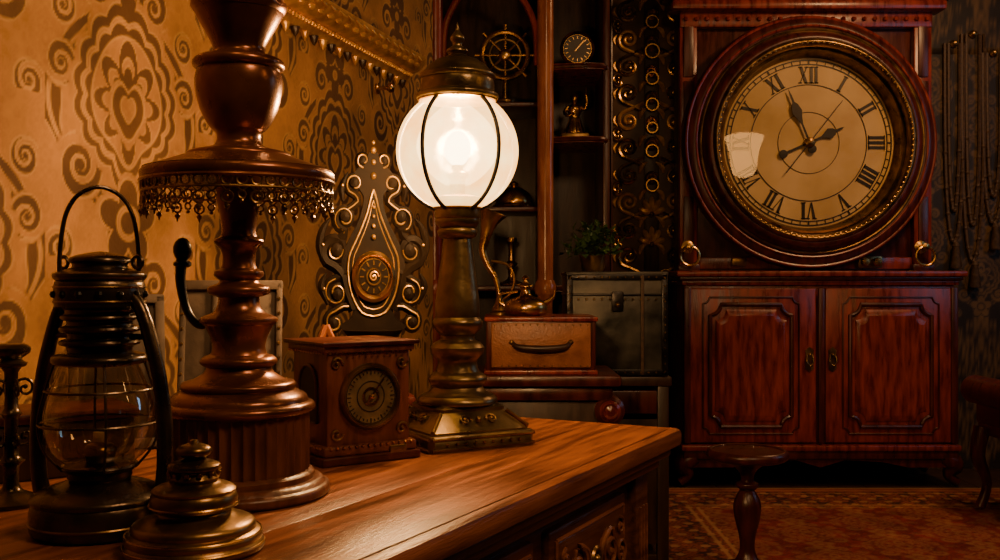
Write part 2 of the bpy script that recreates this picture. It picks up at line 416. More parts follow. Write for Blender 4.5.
vs_=[];fs=[];S=64
for r,z in pr:
    for j in range(S): vs_.append((r*math.cos(2*pi*j/S),r*math.sin(2*pi*j/S),z+G[2]))
for i in range(len(pr)-1):
    for j in range(S): fs.append([i*S+j,i*S+(j+1)%S,(i+1)*S+(j+1)%S,(i+1)*S+j])
b.add(vs_,fs,FROST)
b.lathe([(12,256),(24,264),(36,278),(41,294),(36,312),(22,328),(12,336)],INNER,I4,40,3,s,cap=False)
for k in range(5):
    a=math.radians(72*k+8-27-90+32)
    pts=[((RG+.0018)*math.sin(t)*math.cos(a),(RG+.0018)*math.sin(t)*math.sin(a),G[2]-(RG+.0018)*math.cos(t)) for t in np.linspace(.36,pi-.42,22)]
    b.tube(pts,.0034,IRON,I4,6,1)
b.torus(RG*.37,.003,BRASSD,T(0,0,G[2]-RG*.93),32)
pr=[(28,338),(38,340),(41,343),(41,346),(37,349),(37,349),(37,356),(36,361),(36,361),(38,363),(38,366),(33,370),(30,374),(22,380),(22,380),(14,383),(9,386),(11,389),(10,392),(5,395),(5,398),(7,401),(7,404),(4,408),(2,411),(1,416),(0,419)]
b.lathe(pr,LAMPB,I4,48,2,s)
b.torus(38*s,.0028,BRASS,T(0,0,341*s),48)
b.lathe([(8,240),(8,262),(11,264),(11,268),(6,270)],BRASS,I4,20,1,s)
b.sph((0,0,G[2]+.004),.021,BULB,S=20,sc=(1,1,1.3))
b.tube([(0,0,268*s),(0,0,G[2]-.022)],.009,BRASS,segs=10)
b.done((-.066,1.55,TZ),29)
LPOS=(-.066,1.55,TZ+290*s)

# ---------------------------------------------------------------- large bronze lamp
s=.00116; b=MB('turned_bronze_oil_lamp')
b.lathe([(86,0),(90,2),(91,6),(90,10),(86,12),(86,12),(82,16),(78,17)],REED,I4,64,2,s)
def fl(r,z,a): return (r*(1-.045*abs(math.sin(a*20))),z)
b.lathe([(70,17),(70,50),(70,84)],REED,I4,240,6,s,mod=fl)
b.lathe([(75,16),(75,22),(71,25)],REED,I4,64,2,s)
pr=[(70,82),(74,84),(76,88),(74,92),(69,94),(69,94),(67,99),(59,104),(55,106),(55,106),(57,109),(55,113),(45,116),(35,122),(32,128),(32,128),(37,131),(38,135),(34,139),(28,141),(26,148),(28,158),(32,166),(34,170),(34,170),(38,173),(38,177),(32,180),(25,183),(21,190),(20,198),(20,198),(29,201),(31,205),(29,209),(22,211),(19,215),(24,219),(24,224),(18,227),(16,236),(18,246),(24,252),(24,256),(18,259),(17,268),(19,282),(22,296),(23,306),(24,312)]
b.lathe(pr,BROWNM,I4,56,2,s)
pr=[(24,306),(60,309),(86,312),(93,314),(95,318),(95,322),(92,326),(92,326),(80,330),(60,337),(52,340),(50,343),(34,347),(25,350),(22,355),(22,362),(26,366),(26,366),(31,372),(38,386),(42,402),(43,416),(41,426),(41,426),(45,429),(45,434),(40,438),(30,440),(26,444),(26,450),(32,462),(41,478),(44,486)]
b.lathe(pr,BROWNM,I4,64,2,s)
def scal(r,z,a):
    k=max(0,(z-486)/22); return (r*(1+.04*k*math.cos(a*10)),z+k*5*math.cos(a*10))
b.lathe([(44,484),(47,488),(47,492),(43,494),(45,502),(49,512),(45,512),(40,500)],BROWNM,I4,120,2,s,mod=scal)
b.lathe([(36,490),(34,500),(40,530),(46,560),(40,600),(30,640),(28,700)],GLASS,I4,40,3,s,cap=False)
for j in range(44):
    a=2*pi*j/44; q=93*s
    Mj=R(math.degrees(a),'Z')@T(q,0,0)@R(90,'Y')@R(90,'Z')
    b.torus(.0056,.0014,BRASSD,Mj@T(0,308*s,0),10,5)
    b.tube([(-.006,(302)*s,0),(0,297*s,0),(.006,302*s,0)],.0012,BRASSD,Mj,5,2)
    if j%2==0:
        b.torus(.0062,.0014,BRASSD,Mj@T(0,292*s,0),10,5); b.sph((0,283*s,0),.0035,BRASSD,Mj,8)
        b.sph((0,292*s,0),.0025,BRASSD,Mj,6); b.tube([(0,283*s,0),(0,277*s,0)],[.0025,.0006],BRASSD,Mj,5,1)
    else:
        b.torus(.004,.0012,BRASSD,Mj@T(0,294*s,0),8,5); b.sph((0,288*s,0),.0026,BRASSD,Mj,6)
b.torus(94*s,.0025,BROWNM,T(0,0,313*s),64,6); b.torus(93*s,.0016,BRASSD,T(0,0,302*s),64,6)
b.tube([(-22*s,-4*s,176*s),(-40*s,-0*s,170*s),(-54*s,4*s,186*s),(-60*s,4*s,215*s),(-58*s,4*s,240*s)],[.006,.005,.005,.006,.007],IRON,I4,10,5)
b.sph((-58*s,4*s,246*s),.011,IRON,S=14,sc=(1,1,1.3)); b.lathe([(6,0),(9,2),(9,5),(6,7)],IRON,T(-58*s,4*s,228*s),14,1,s)
b.done((-.305,1.168,TZ))

# ---------------------------------------------------------------- hurricane lantern
s=.00102; b=MB('hurricane_lantern')
pr=[(58,0),(63,3),(64,8),(64,22),(62,30),(62,30),(64,33),(62,37),(50,43),(34,48),(28,50),(28,50),(30,53),(30,58),(35,61),(35,65),(25,67)]
b.lathe(pr,LANT,I4,48,2,s)
b.lathe([(31,66),(43,76),(50,92),(52,108),(50,124),(44,142),(38,158),(36,164)],GLASS,I4,48,3,s,cap=False)
b.lathe([(12,66),(14,72),(16,78),(12,84),(5,86)],BRASSD,I4,24,2,s); b.box((0,0,90*s),(.016,.003,.012),WAX,b=.001)
pr=[(36,162),(44,164),(45,168),(42,172),(30,175),(30,175),(31,180),(37,182),(37,186),(31,188),(31,193),(37,195),(37,199),(31,201),(31,205),(36,207),(36,210),(32,212),(33,216),(40,218),(42,222),(42,240),(40,244),(40,244),(43,247),(43,251),(35,254),(26,257),(26,261),(26,261),(29,263),(27,267),(18,270),(8,272),(0,273)]
b.lathe(pr,LANT,I4,48,2,s)
b.torus(42.3*s,.0012,BRASSD,T(0,0,224*s),48,6); b.torus(42.3*s,.0012,BRASSD,T(0,0,238*s),48,6); b.torus(64*s,.0014,BRASSD,T(0,0,12*s),48,6)
for k in range(14):
    a=2*pi*k/14; b.sph((42*s*math.cos(a),42*s*math.sin(a),231*s),.004,IRON,S=8)
for a in(-1,1):
    b.tube([(a*56*s,0,16*s),(a*67*s,0,26*s),(a*74*s,0,52*s),(a*75*s,0,100*s),(a*69*s,0,150*s),(a*58*s,0,190*s),(a*48*s,0,216*s),(a*38*s,0,228*s)],[.008,.0085,.008,.0078,.0072,.007,.0068,.0068],LANT,I4,14,4)
    b.tube([(a*36*s,0,190*s),(a*58*s,0,190*s)],.003,LANT)
    b.torus(.006,.002,LANT,T(a*44*s,0,262*s)@R(90,'X'),12,5)
for k in range(4):
    a=pi/4+k*pi/2; c_,d_=math.cos(a),math.sin(a)
    b.tube([(r*s*c_,r*s*d_,z*s) for r,z in((34,60),(50,80),(56,106),(50,136),(40,168))],.0013,LANT,I4,6,4)
b.torus(56*s,.0013,LANT,T(0,0,106*s),48,6); b.torus(50*s,.0013,LANT,T(0,0,138*s),48,6)
pts=[(-44,240),(-46,258),(-44,285),(-38,310),(-24,328),(0,336),(24,328),(38,310),(44,285),(46,258),(44,240)]
b.tube([(x*s*.8,0,z*s) for x,z in pts],.0022,LANT,R(50,'Z'),8,5)
b.done((-.400,1.0,TZ),-18)

# ---------------------------------------------------------------- small brass font
s=.00090; b=MB('brass_lamp_font')
pr=[(66,0),(70,2),(71,7),(68,12),(68,12),(69,15),(68,19),(62,22),(62,22),(62,27),(58,31),(46,35),(38,38),(36,41),(36,41),(42,45),(44,50),(43,57),(41,60),(41,60),(42,63),(36,67),(28,69),(24,71),(24,71),(25,75),(22,79),(22,82),(26,84),(26,88),(20,91),(14,93),(9,95),(9,95),(16,98),(18,102),(16,106),(9,109),(5,110),(4,113),(0,114)]
b.lathe(pr,BRASSD,I4,56,2,s)
for z,r in((8,70),(19,67.5),(48,44)): b.torus(r*s,.0013,BRASS,T(0,0,z*s),56,6)
for k in range(12):
    a=2*pi*k/12; b.sph((25*s*math.cos(a),25*s*math.sin(a),80*s),.0028,BRASS,S=6)
b.done((-.283,.925,TZ))

# ---------------------------------------------------------------- boxed mantel barometer
b=MB('boxed_desk_barometer'); w,d=.139,.124
b.box((0,0,.006),(w+.012,d+.012,.012),MAHOGD,b=.003); b.box((0,0,.019),(w+.004,d+.004,.014),BOXW,b=.004)
b.box((0,0,.088),(w-.012,d-.012,.130),BOXW,b=.003)
b.box((0,0,.156),(w,d,.010),BOXW,b=.003); b.box((0,0,.163),(w+.010,d+.010,.006),MAHOGD,b=.002)
F=T(0,-d/2+.005,.090)@FACE
b.lathe([(.046,0),(.046,.005),(.043,.009),(.040,.009),(.038,.004),(.038,.002)],BRASSD,F,48,1,cap=False)
b.lathe([(.039,.001),(.039,.0035),(0,.0036)],DIALM,F,48,1)
for k in range(36):
    a=2*pi*k/36; b.box((.033*math.cos(a),.033*math.sin(a),.0042),(.006 if k%3==0 else .003,.0012,.001),BLACK,F,b=0,rot=Matrix.Rotation(a,4,'Z'))
b.annulus(.0365,.0372,.0036,BLACK,F,48,.0006); b.annulus(.020,.0215,.0036,BLACK,F,48,.0006); b.annulus(.009,.013,.0036,BRASS,F,40,.001)
b.box((.006,.008,.006),(.0025,.044,.001),BRASS,F,b=0,rot=R(-38,'Z')); b.sph((0,0,.006),.004,BRASS,F,8)
F2=R(-90,'Z')@T(0,-w/2+.0055,.090)@FACE
arch=[(-.028,-.035),(.028,-.035)]+[(.028*math.cos(t),.012+.03*math.sin(t)) for t in np.linspace(0,pi,16)]
b.prism(arch,.002,BLACK,F2); b.tube([(x,y,.002) for x,y in arch]+[(arch[0][0],arch[0][1],.002)],.0022,MAHOGD,F2,6,1)  # arched opening: its dark inside is a flat black plate
for MM,ww,dw in((I4,w,d),(R(-90,'Z'),d,w)):
    dd=dw/2+.0025
    for i in range(14):
        x=-ww/2+.008+(ww-.016)*i/13; b.sph((x,-dd,.024),.0025,BRASS,MM,6); b.sph((x,-dd+.0015,.151),.0018,BRASS,MM,6)
for x in(-1,1): b.spiral(x*.050,-.048,.010,1.2,.0018,BRASSD,F,start=0,dirn=x,z=.001); b.spiral(x*.050,.046,.010,1.2,.0018,BRASSD,F,start=0,dirn=-x,z=.001)
b.box((.04,-.077,.008),(.026,.016,.004),BRASSD,F,b=.001)
b.done((-.212,1.422,TZ),35)

# ---------------------------------------------------------------- carved scroll clock
s=.00175; b=MB('carved_scroll_mantel_clock'); F=FACE@Matrix.Diagonal((s*.84,s,s,1))
def sym(h): return [(x,y) for x,y in h]+[(-x,y) for x,y in reversed(h)]
b.box((0,0,.014),(.17,.09,.028),DARK); b.box((0,0,.036),(.145,.075,.018),MAHOGD,b=.006)
b.lathe([(28,26),(20,32),(14,44),(12,60),(16,76),(26,86),(30,92)],EBON,I4,32,3,s)
body=cr([(0,90),(34,92),(38,97),(27,104),(24,114),(32,128),(38,146),(37,166),(29,184),(19,200),(13,216),(12,228),(20,238),(24,248),(18,256),(10,260),(6,270),(0,276)],3)
b.prism(sym(body),10,EBON,F,-5)
inn=cr([(0,106),(14,110),(25,126),(30,146),(29,166),(21,182),(13,198),(7,212),(3,226),(0,234)],3)
op=sym(inn)
b.tube([(x,y,6) for x,y in op]+[(op[0][0],op[0][1],6)],1.2,PLQG,F,6,1)
o5=[(x*.82,(y-155)*.86+155) for x,y in op]; b.tube([(x,y,6) for x,y in o5]+[(o5[0][0],o5[0][1],6)],.7,PLQG,F,6,1)
b.prism([(x*.95,(y-150)*.95+150) for x,y in op],1.2,EBON,F,5)
C=F@T(0,146,6)@Matrix.Scale(1.18,4)
b.lathe([(22,0),(22,3),(19,5),(17,3),(16,1.5),(0,1.5)],BRASS,C,40,1); b.lathe([(15,1.5),(15,2.4),(0,2.5)],EBON,C,32,1)
for k in range(12):
    a=k*pi/6; b.box((12*math.cos(a),12*math.sin(a),2.8),(4,1.2,.6),BRASS,C,b=0,rot=Matrix.Rotation(a,4,'Z'))
b.torus(7,.9,BRASS,C@T(0,0,3),24,6); b.spiral(0,0,5,1.5,.9,GOLD,C,z=3.4)
for a in(-1,1):
    for k_,(m_,z_) in enumerate(((EBON,1),(PLQG,4.9))):
        q=2.1 if k_==0 else .50
        b.spiral(a*46,172,16,1.7,3.0*q,m_,F,start=-pi/2,dirn=a,z=z_,lead=[(a*24,112),(a*32,130),(a*36,146)])
        b.spiral(a*44,130,14,1.6,2.6*q,m_,F,start=pi/2,dirn=-a,z=z_,lead=[(a*20,160),(a*30,152)])
        b.spiral(a*34,205,13,1.5,2.6*q,m_,F,start=-pi/2,dirn=a,z=z_,lead=[(a*46,178),(a*38,186)])
        b.spiral(a*22,240,11,1.4,2.4*q,m_,F,start=-pi/2,dirn=a,z=z_,lead=[(a*30,214),(a*18,222)])
        b.spiral(a*46,100,11,1.3,2.4*q,m_,F,start=pi/2,dirn=-a,z=z_,lead=[(a*26,116),(a*36,116)])
        b.spiral(a*12,264,8,1.3,2*q,m_,F,start=-pi/2,dirn=a,z=z_)
    b.tube([(a*58,158,3),(a*64,176,3),(a*60,194,3),(a*50,206,3)],[2.5,4.8,4.2,.6],EBON,F,7,4)
    b.tube([(a*54,118,3),(a*62,136,3),(a*56,150,3)],[2,4.6,.8],EBON,F,7,4)
    b.tube([(a*36,222,3),(a*38,236,3),(a*30,252,3)],[2,4.4,.6],EBON,F,7,4)
    for p_ in((60,178),(59,134),(37,238)): b.sph((a*p_[0],p_[1],7),1.8,PLQG,F,8)
for y,r in((186,3.0),(197,2.6),(207,2.2),(216,2),(248,4.0),(262,3.2),(274,3.8),(282,2.3)): b.sph((0,y,7 if y<240 else 4),r,PLQG,F,10)
b.done((-.226,1.78,TZ),12)

# ---------------------------------------------------------------- items at the back of the desk
b=MB('leather_writing_board'); M=R(-12,'X')
b.box((0,0,.125),(.15,.010,.25),SLATE,M,b=.003); b.box((0,-.006,.245),(.162,.012,.016),SLATE,M,b=.003); b.box((0,-.006,.01),(.162,.016,.018),SLATE,M,b=.003)
for x in(-.075,-.025,.025,.075): b.box((x,-.006,.125),(.010,.012,.25),SLATE,M,b=.003)
for i in range(9):
    for x in(-.075,.075): b.sph((x,-.013,.03+i*.024),.003,BRASSD,M,6)
b.done((-.425,1.57,TZ),10)
b=MB('framed_slate_panel'); M=R(-12,'X')
b.box((0,0,.115),(.12,.010,.23),SLATE,M,b=.003)
for x in(-.06,.06): b.box((x,-.006,.115),(.014,.014,.23),SLATE,M,b=.003)
for z in(.008,.224): b.box((0,-.006,z),(.134,.014,.014),SLATE,M,b=.003)
b.done((-.560,1.465,TZ),22)
b=MB('wooden_set_square')
for p,q in(((-.04,0),(0,.10)),((0,.10),(.045,0)),((-.04,0),(.045,0)),((-.02,.05),(.022,.05))):
    b.tube([(p[0],0,p[1]+.006),(q[0],0,q[1]+.006)],.006,COPW,I4,6,1)
b.box((0,.004,-.028),(.09,.05,.05),MAHOGD,b=.003)
b.box((0,.004,-.06),(.08,.04,.022),DARK,b=.003)
b.done((-.276,1.585,TZ+.0715),30)
b=MB('wooden_document_box'); b.box((0,0,.035),(.22,.11,.07),DARK,b=.004); b.box((0,0,.077),(.23,.12,.014),MAHOGD,b=.005); b.box((0,-.057,.055),(.03,.004,.03),BRASSD,b=.001)
b.done((-.60,1.295,TZ),35)
b=MB('iron_candlestick'); s=.00105
b.lathe([(34,0),(34,4),(26,8),(12,14),(8,22),(8,40),(14,46),(8,52),(7,90),(12,96),(7,102),(7,140),(14,146),(16,150),(10,154),(18,160),(19,166),(14,170)],LANT,I4,24,2,s)
for k in range(4):
    Mk=R(45+90*k,'Z')@FACE@Matrix.Scale(s,4)
    b.spiral(14,70,10,1.3,1.6,LANT,Mk,start=pi,dirn=1); b.spiral(14,122,12,1.3,1.8,LANT,Mk,start=pi,dirn=-1)
b.done((-.545,1.115,TZ))

# ---------------------------------------------------------------- side chest, drawer box, flask, horn
b=MB('scroll_foot_side_chest')
b.box((0,.15,.735),(.40,.32,.03),MAHOGD,b=.01); b.box((0,.15,.70),(.36,.28,.04),MAHOGD,b=.012); b.box((0,.15,.43),(.31,.24,.52),DARK,b=.006); b.box((0,.15,.11),(.36,.28,.12),DARK,b=.01)
for a in(-1,1):
    b.lathe([(.03,-.16),(.04,-.15),(.04,.13),(.03,.14)],MAHOGD,T(a*.172,.15,.655)@R(90,'X'),24,1)
    b.lathe([(.028,0),(.02,.008),(.014,.004),(0,.01)],MAHOG,T(a*.172,.01,.655)@FACE,20,2)
    for y in(.04,.26): b.lathe([(.03,0),(.04,.02),(.03,.05)],DARK,T(a*.14,y,0),16)
    b.tube([(a*.16,.02,.62),(a*.15,.02,.56),(a*.165,.02,.48),(a*.14,.02,.40)],[.02,.016,.02,.012],MAHOGD,I4,10,4)
b.box((0,.028,.5),(.24,.01,.2),MAHOGD,b=.005); b.sph((0,.015,.5),.012,BRASS)
b.done((.118,2.62,0))
b=MB('leather_drawer_box')
b.box((0,.12,.075),(.29,.25,.15),MAHOGD,b=.006); b.box((0,-.008,.078),(.262,.012,.118),LEATH,b=.006)
b.box((0,.12,.146),(.30,.262,.012),MAHOG,b=.004); b.box((0,.12,.006),(.30,.262,.012),MAHOG,b=.004)
b.tube([(-.075,-.014,.085),(-.06,-.026,.074),(0,-.032,.070),(.06,-.026,.074),(.075,-.014,.085)],[.005,.008,.009,.008,.005],DARK,I4,10,4)
for x in(-.078,.078): b.sph((x,-.015,.086),.007,BRASSD)
for i in range(14):
    for z in(.024,.132): b.sph((-.122+i*.0188,-.0145,z),.0026,BRASSD,S=6)
b.done((.108,2.64,.7505))
b=MB('brass_oil_flask'); s=.0027
b.lathe([(14,0),(20,2),(22,7),(20,13),(14,17),(7,20),(5,24),(5,28),(8,29),(7,31),(3,33),(2,36),(4,38),(0,41)],BRASS,I4,32,3,s)
b.tube([(18*s,0,12*s),(28*s,0,18*s),(30*s,0,26*s)],[.008,.005,.003],BRASS)
b.tube([(-18*s,0,8*s),(-27*s,0,14*s),(-24*s,0,22*s),(-8*s,0,24*s)],.004,BRASS)
b.done((.07,2.73,.903))
b=MB('brass_ear_trumpet')
b.tube([(0,0,.012),(-.002,0,.05),(-.012,0,.10),(-.035,0,.14),(-.048,0,.18),(-.040,0,.22),(-.03,0,.26),(-.02,0,.285)],[.024,.008,.008,.009,.011,.015,.025,.038],BRASS,I4,24,5)
b.lathe([(.03,0),(.03,.006),(.012,.014)],BRASSD,I4,24,1)
b.torus(.038,.003,BRASS,T(-.02,0,.286)@R(20,'Y'),28,6)
b.tube([(.006,0,.04),(.03,0,.06),(.04,0,.10),(.02,0,.14),(-.025,0,.15)],.004,BRASS,I4,8,5)
b.done((.0,2.80,.903))

# ---------------------------------------------------------------- trunk on stand + plant
b=MB('trunk_stand'); b.box((0,.14,.695),(.33,.27,.03),DARK,b=.006)
for x in(-.14,.14):
    for y in(.03,.25): b.box((x,y,.34),(.035,.035,.68),DARK,b=.004)
b.box((0,.14,.62),(.29,.23,.09),MAHOGD,b=.004); b.box((0,.14,.4),(.29,.23,.40),DARK,b=.004); b.box((0,.14,.16),(.29,.23,.02),DARK,b=.004)
b.done((.352,3.0,0))
b=MB('grey_metal_trunk')
b.box((0,.13,.155),(.30,.25,.31),STEEL,b=.008); b.box((0,.13,.245),(.306,.256,.008),IRON,b=.002)
b.box((0,.13,.308),(.308,.258,.014),STEEL,b=.005)
for x in(-.143,.143): b.box((x,.002,.155),(.018,.008,.31),IRON,b=.002)
for z in(.012,.298): b.box((0,.002,z),(.30,.008,.018),IRON,b=.002)
for i in range(13):
    t=i/12
    for z in(.012,.298,.232): b.sph((-.14+.28*t,-.003,z),.0035,BRASSD,S=6)
    for x in(-.143,.143): b.sph((x,-.003,.015+.28*t),.0035,BRASSD,S=6)
b.box((0,-.004,.225),(.035,.01,.06),IRON,b=.003); b.sph((0,-.01,.215),.008,BRASSD)
b.box((.075,-.001,.155),(.010,.006,.3),CORD,b=.002)
b.done((.352,3.0,.7105))
b=MB('potted_ivy')
b.lathe([(.03,0),(.036,.01),(.042,.045),(.044,.05),(.038,.05),(.03,.045)],BRASSD,I4,24,1)
for i in range(240):
    a=random.uniform(0,2*pi); e=random.uniform(-.2,1.4); r=random.uniform(.03,.095)
    p=Vector((math.cos(a)*math.cos(e)*r*1.1,math.sin(a)*math.cos(e)*r,.05+abs(math.sin(e))*r*1.1))
    q=random.uniform(.011,.02); lf=[(0,0,0),(q*.6,q*.5,.003),(q*.35,q*1.1,0),(0,q*1.8,-.003),(-q*.35,q*1.1,0),(-q*.6,q*.5,.003)]
    b.add(lf,[list(range(6))],LEAF,T(*p)@Matrix.Rotation(random.uniform(0,6.28),4,'Z')@Matrix.Rotation(random.uniform(-.3,1.4),4,'X'))
b.done((.29,3.12,1.0258))

# ---------------------------------------------------------------- dark étagère
BY=3.5
b=MB('dark_display_bookcase'); H=2.45; X0,X1=-.25,.385
b.box(((X0+X1)/2,.31,H/2),(X1-X0,.02,H),DARK,b=.003)
for x in(X0+.012,X1-.012): b.box((x,.16,H/2),(.024,.3,H),MAHOGD,b=.004)
b.box((.145,.17,H/2),(.02,.28,H),DARK,b=.003)
b.box(((X0+X1)/2,.15,.03),(X1-X0+.01,.34,.06),MAHOGD,b=.008); b.box(((X0+X1)/2,.14,H),(X1-X0+.06,.38,.05),MAHOGD,b=.015)
for z in(.55,.97,1.25,1.62): b.box((-.045,.16,z),(.37,.27,.018),MAHOGD,b=.004)
for z in(.55,.97,1.49,1.745):
    o=[(.155,.0),(.30,-.03),(.36,-.02),(.375,.02),(.375,.29),(.155,.29)]
    b.prism(o,.02,MAHOG,T(0,0,z-.01)); b.tube([(x,y,z) for x,y in o[:4]],.008,MAHOGD,I4,8,2)
b.box((-.045,.02,.27),(.36,.02,.5),MAHOGD,b=.005); b.box((.265,.02,.27),(.21,.02,.5),MAHOGD,b=.005)
pr=[(.04,0),(.04,.06),(.03,.08),(.027,.1),(.027,.5),(.036,.52),(.03,.55),(.026,.58),(.026,.93),(.036,.95),(.038,.98),(.03,1.0),(.027,1.03),(.029,1.5),(.028,2.0),(.025,2.2),(.034,2.23),(.036,2.28),(.03,2.3),(.03,2.42)]
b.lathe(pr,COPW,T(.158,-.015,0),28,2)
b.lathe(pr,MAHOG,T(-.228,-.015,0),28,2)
b.tube([(-.2,.0,1.75),(-.19,.0,1.9),(-.12,.0,2.02),(-.035,.0,2.06),(.05,.0,2.02),(.12,.0,1.9),(.13,.0,1.75)],.012,MAHOG,I4,8,6)
for a in(-1,1): b.spiral(-.045+a*.09,2.16,.05,1.6,.01,MAHOGD,FACE,start=0,dirn=a,z=0)
b.done((0,BY,0))
b=MB('spoked_ship_wheel'); F=FACE
b.torus(.082,.010,BRASS,F,40,8); b.torus(.055,.005,BRASSD,F,36,6); b.lathe([(.022,-.008),(.024,0),(.016,.01),(0,.012)],BRASS,F,20,2)
for k in range(8):
    a=k*pi/4; b.tube([(0,0,0),(.084*math.cos(a),.084*math.sin(a),0),(.108*math.cos(a),.108*math.sin(a),0)],[.005,.005,.007],BRASS,F,8,1)
b.lathe([(.04,-.171),(.04,-.163),(.012,-.155),(.008,-.1)],BRASSD,T(0,.0,0),24,1)
b.tube([(0,.012,-.15),(0,.014,-.08),(0,.012,0)],.006,BRASSD)
b.done((.018,BY+.06,1.8005))
b=MB('round_brass_gauge'); F=FACE
b.lathe([(.058,-.02),(.062,-.01),(.062,.008),(.054,.014),(.05,.006),(0,.006)],BRASS,F,40,1); b.lathe([(.049,.006),(.049,.0075),(0,.0076)],DIALD,F,40,1)
for k in range(16):
    a=k*pi/8; b.box((.04*math.cos(a),.04*math.sin(a),.008),(.009,.002,.001),BRASS,F,b=0,rot=Matrix.Rotation(a,4,'Z'))
b.box((.008,.01,.01),(.003,.05,.001),BRASS,F,b=0,rot=R(-40,'Z')); b.box((0,.0,-.06),(.05,.03,.012),BRASSD,b=.003)
b.done((.275,BY+.06,1.822))
b=MB('brass_figurine')
b.box((0,0,.012),(.10,.07,.024),BRASSD,b=.004)
b.lathe([(.034,.022),(.036,.03),(.028,.055),(.021,.075),(.018,.085),(.023,.098),(.026,.112),(.022,.124),(.010,.130),(.008,.136)],BRASS,Matrix.Diagonal((1,.75,1,1)),28,3)
b.sph((0,0,.150),.0155,BRASS,S=16,sc=(.9,1,1.15)); b.sph((0,.006,.158),.016,BRASSD,S=12,sc=(1,.9,.9)); b.sph((0,-.016,.149),.003,BRASS,S=6)
b.tube([(.023,0,.120),(.038,-.006,.112),(.044,-.012,.136),(.040,-.014,.160)],[.008,.0065,.0055,.004],BRASS,I4,10,4); b.sph((.040,-.014,.165),.006,BRASS,S=8)
b.tube([(-.023,0,.120),(-.036,-.006,.100),(-.026,-.022,.086),(-.010,-.026,.090)],[.008,.0065,.0055,.004],BRASS,I4,10,4); b.sph((-.008,-.027,.091),.006,BRASS,S=8)
b.tube([(.040,-.014,.15),(.041,-.014,.19)],[.003,.001],BRASSD,I4,6,1)
for k in range(9):
    a=2*pi*k/9; b.tube([(.033*math.cos(a),.026*math.sin(a),.026),(.020*math.cos(a),.016*math.sin(a),.076)],[.004,.002],BRASS,I4,6,1)
b.done((.268,BY+.1,1.5022))
b=MB('brass_dome_bell'); s=.0035
b.lathe([(21,0),(22,2),(19,4),(19,4),(18,10),(13,17),(6,21),(3,22),(4,25),(0,28)],BRASS,I4,36,2,s); b.done((.05,BY+.09,1.2595))
b=MB('brass_candlestick')
b.lathe([(16,0),(16,2),(7,5),(3,9),(4,20),(7,23),(3,26),(3,42),(6,45),(6,49)],BRASS,I4,28,2,.0035); b.done((.04,BY+.08,.9795))

# ---------------------------------------------------------------- gilt scroll panel on back wall
b=MB('gilt_scroll_wall_panel'); F=FACE@Matrix.Scale(.0053,4)
b.box((0,140,1.5),(84,288,3),PANEL,F,b=.6)
for a in(-1,1): b.tube([(a*40,-3,3.5),(a*40,283,3.5)],1.6,MAHOGD,F,6,1)
b.box((0,140,3.4),(15,286,1.4),DARK,F,b=.4)
i=0
for y in range(14,280,27):
    i+=1; up=1 if i%2 else -1
    for a in(-1,1):
        b.spiral(a*23,y,11,1.6,1.9,BRASS if i%3 else GOLD,F,start=-up*pi/2,dirn=a*up,z=4.2,lead=[(a*8,y-up*18),(a*14,y-up*15)])
        b.spiral(a*33,y+up*11,6,1.2,1.3,BRASS,F,start=up*pi/2,dirn=-a*up,z=4.2)
        b.tube([(a*12,y+2,4),(a*10,y+9,4),(a*4,y+13,4)],[.8,2.6,.4],GOLD,F,6,3)
        b.tube([(a*36,y-5*up,4),(a*38,y,4),(a*34,y+5*up,4)],[.5,2,.4],GOLD,F,6,3)
for y,r in((92,7),(126,7),(148,6),(172,7),(198,7),(226,8),(254,7)):
    b.lathe([(r,3),(r,5),(r*.8,6.5),(r*.55,5),(r*.3,7),(0,7.6)],BRASS if y in(148,198) else BRASSD,F@T(0,y,0),24,1)
    b.torus(r*.85,1.1,BRASS,F@T(0,y-r*1.05,8.4),24,6)
for y in(34,64):
    for k in range(5):
        an=math.radians(-70+35*k); c_,d_=math.sin(an),math.cos(an)
        b.tube([(0,y-8,4),(c_*7,y-8+d_*8,5),(c_*12,y-8+d_*15,4.5),(c_*13,y-8+d_*18,4)],[1,3,2.6,.4],GOLD,F,7,3)
    b.sph((0,y-8,5),3.2,BRASS,F,10)
b.done((.800,5.298,1.05))

# ---------------------------------------------------------------- big clock cabinet
b=MB('mahogany_clock_cabinet'); cx=1.538; Wd=1.32
b.box((0,.22,.60),(Wd-.02,.40,.80),MAHOG,b=.004)
b.box((0,.20,1.03),(Wd+.07,.47,.028),MAHOG,b=.01); b.box((0,.205,1.008),(Wd+.04,.45,.02),MAHOGD,b=.008); b.box((0,.21,.988),(Wd+.01,.43,.025),MAHOG,b=.006)
b.box((0,.20,.195),(Wd+.02,.45,.03),MAHOG,b=.01); b.box((0,.205,.165),(Wd,.44,.05),MAHOGD,b=.01)
ap=[(-Wd/2,.15),(Wd/2,.15),(Wd/2,.10),(.42,.10),(.30,.125),(.12,.135),(0,.10),(-.12,.135),(-.30,.125),(-.42,.10),(-Wd/2,.10)]
b.prism(ap,.025,MAHOGD,T(0,.025,0)@FACE)
for a in(-1,1):
    for y in(.03,.38):
        b.tube([(a*(Wd/2-.06),y,.15),(a*(Wd/2-.01),y,.11),(a*(Wd/2-.03),y,.06),(a*(Wd/2+.01),y,.022)],[.045,.05,.028,.022],MAHOGD,I4,14,5)
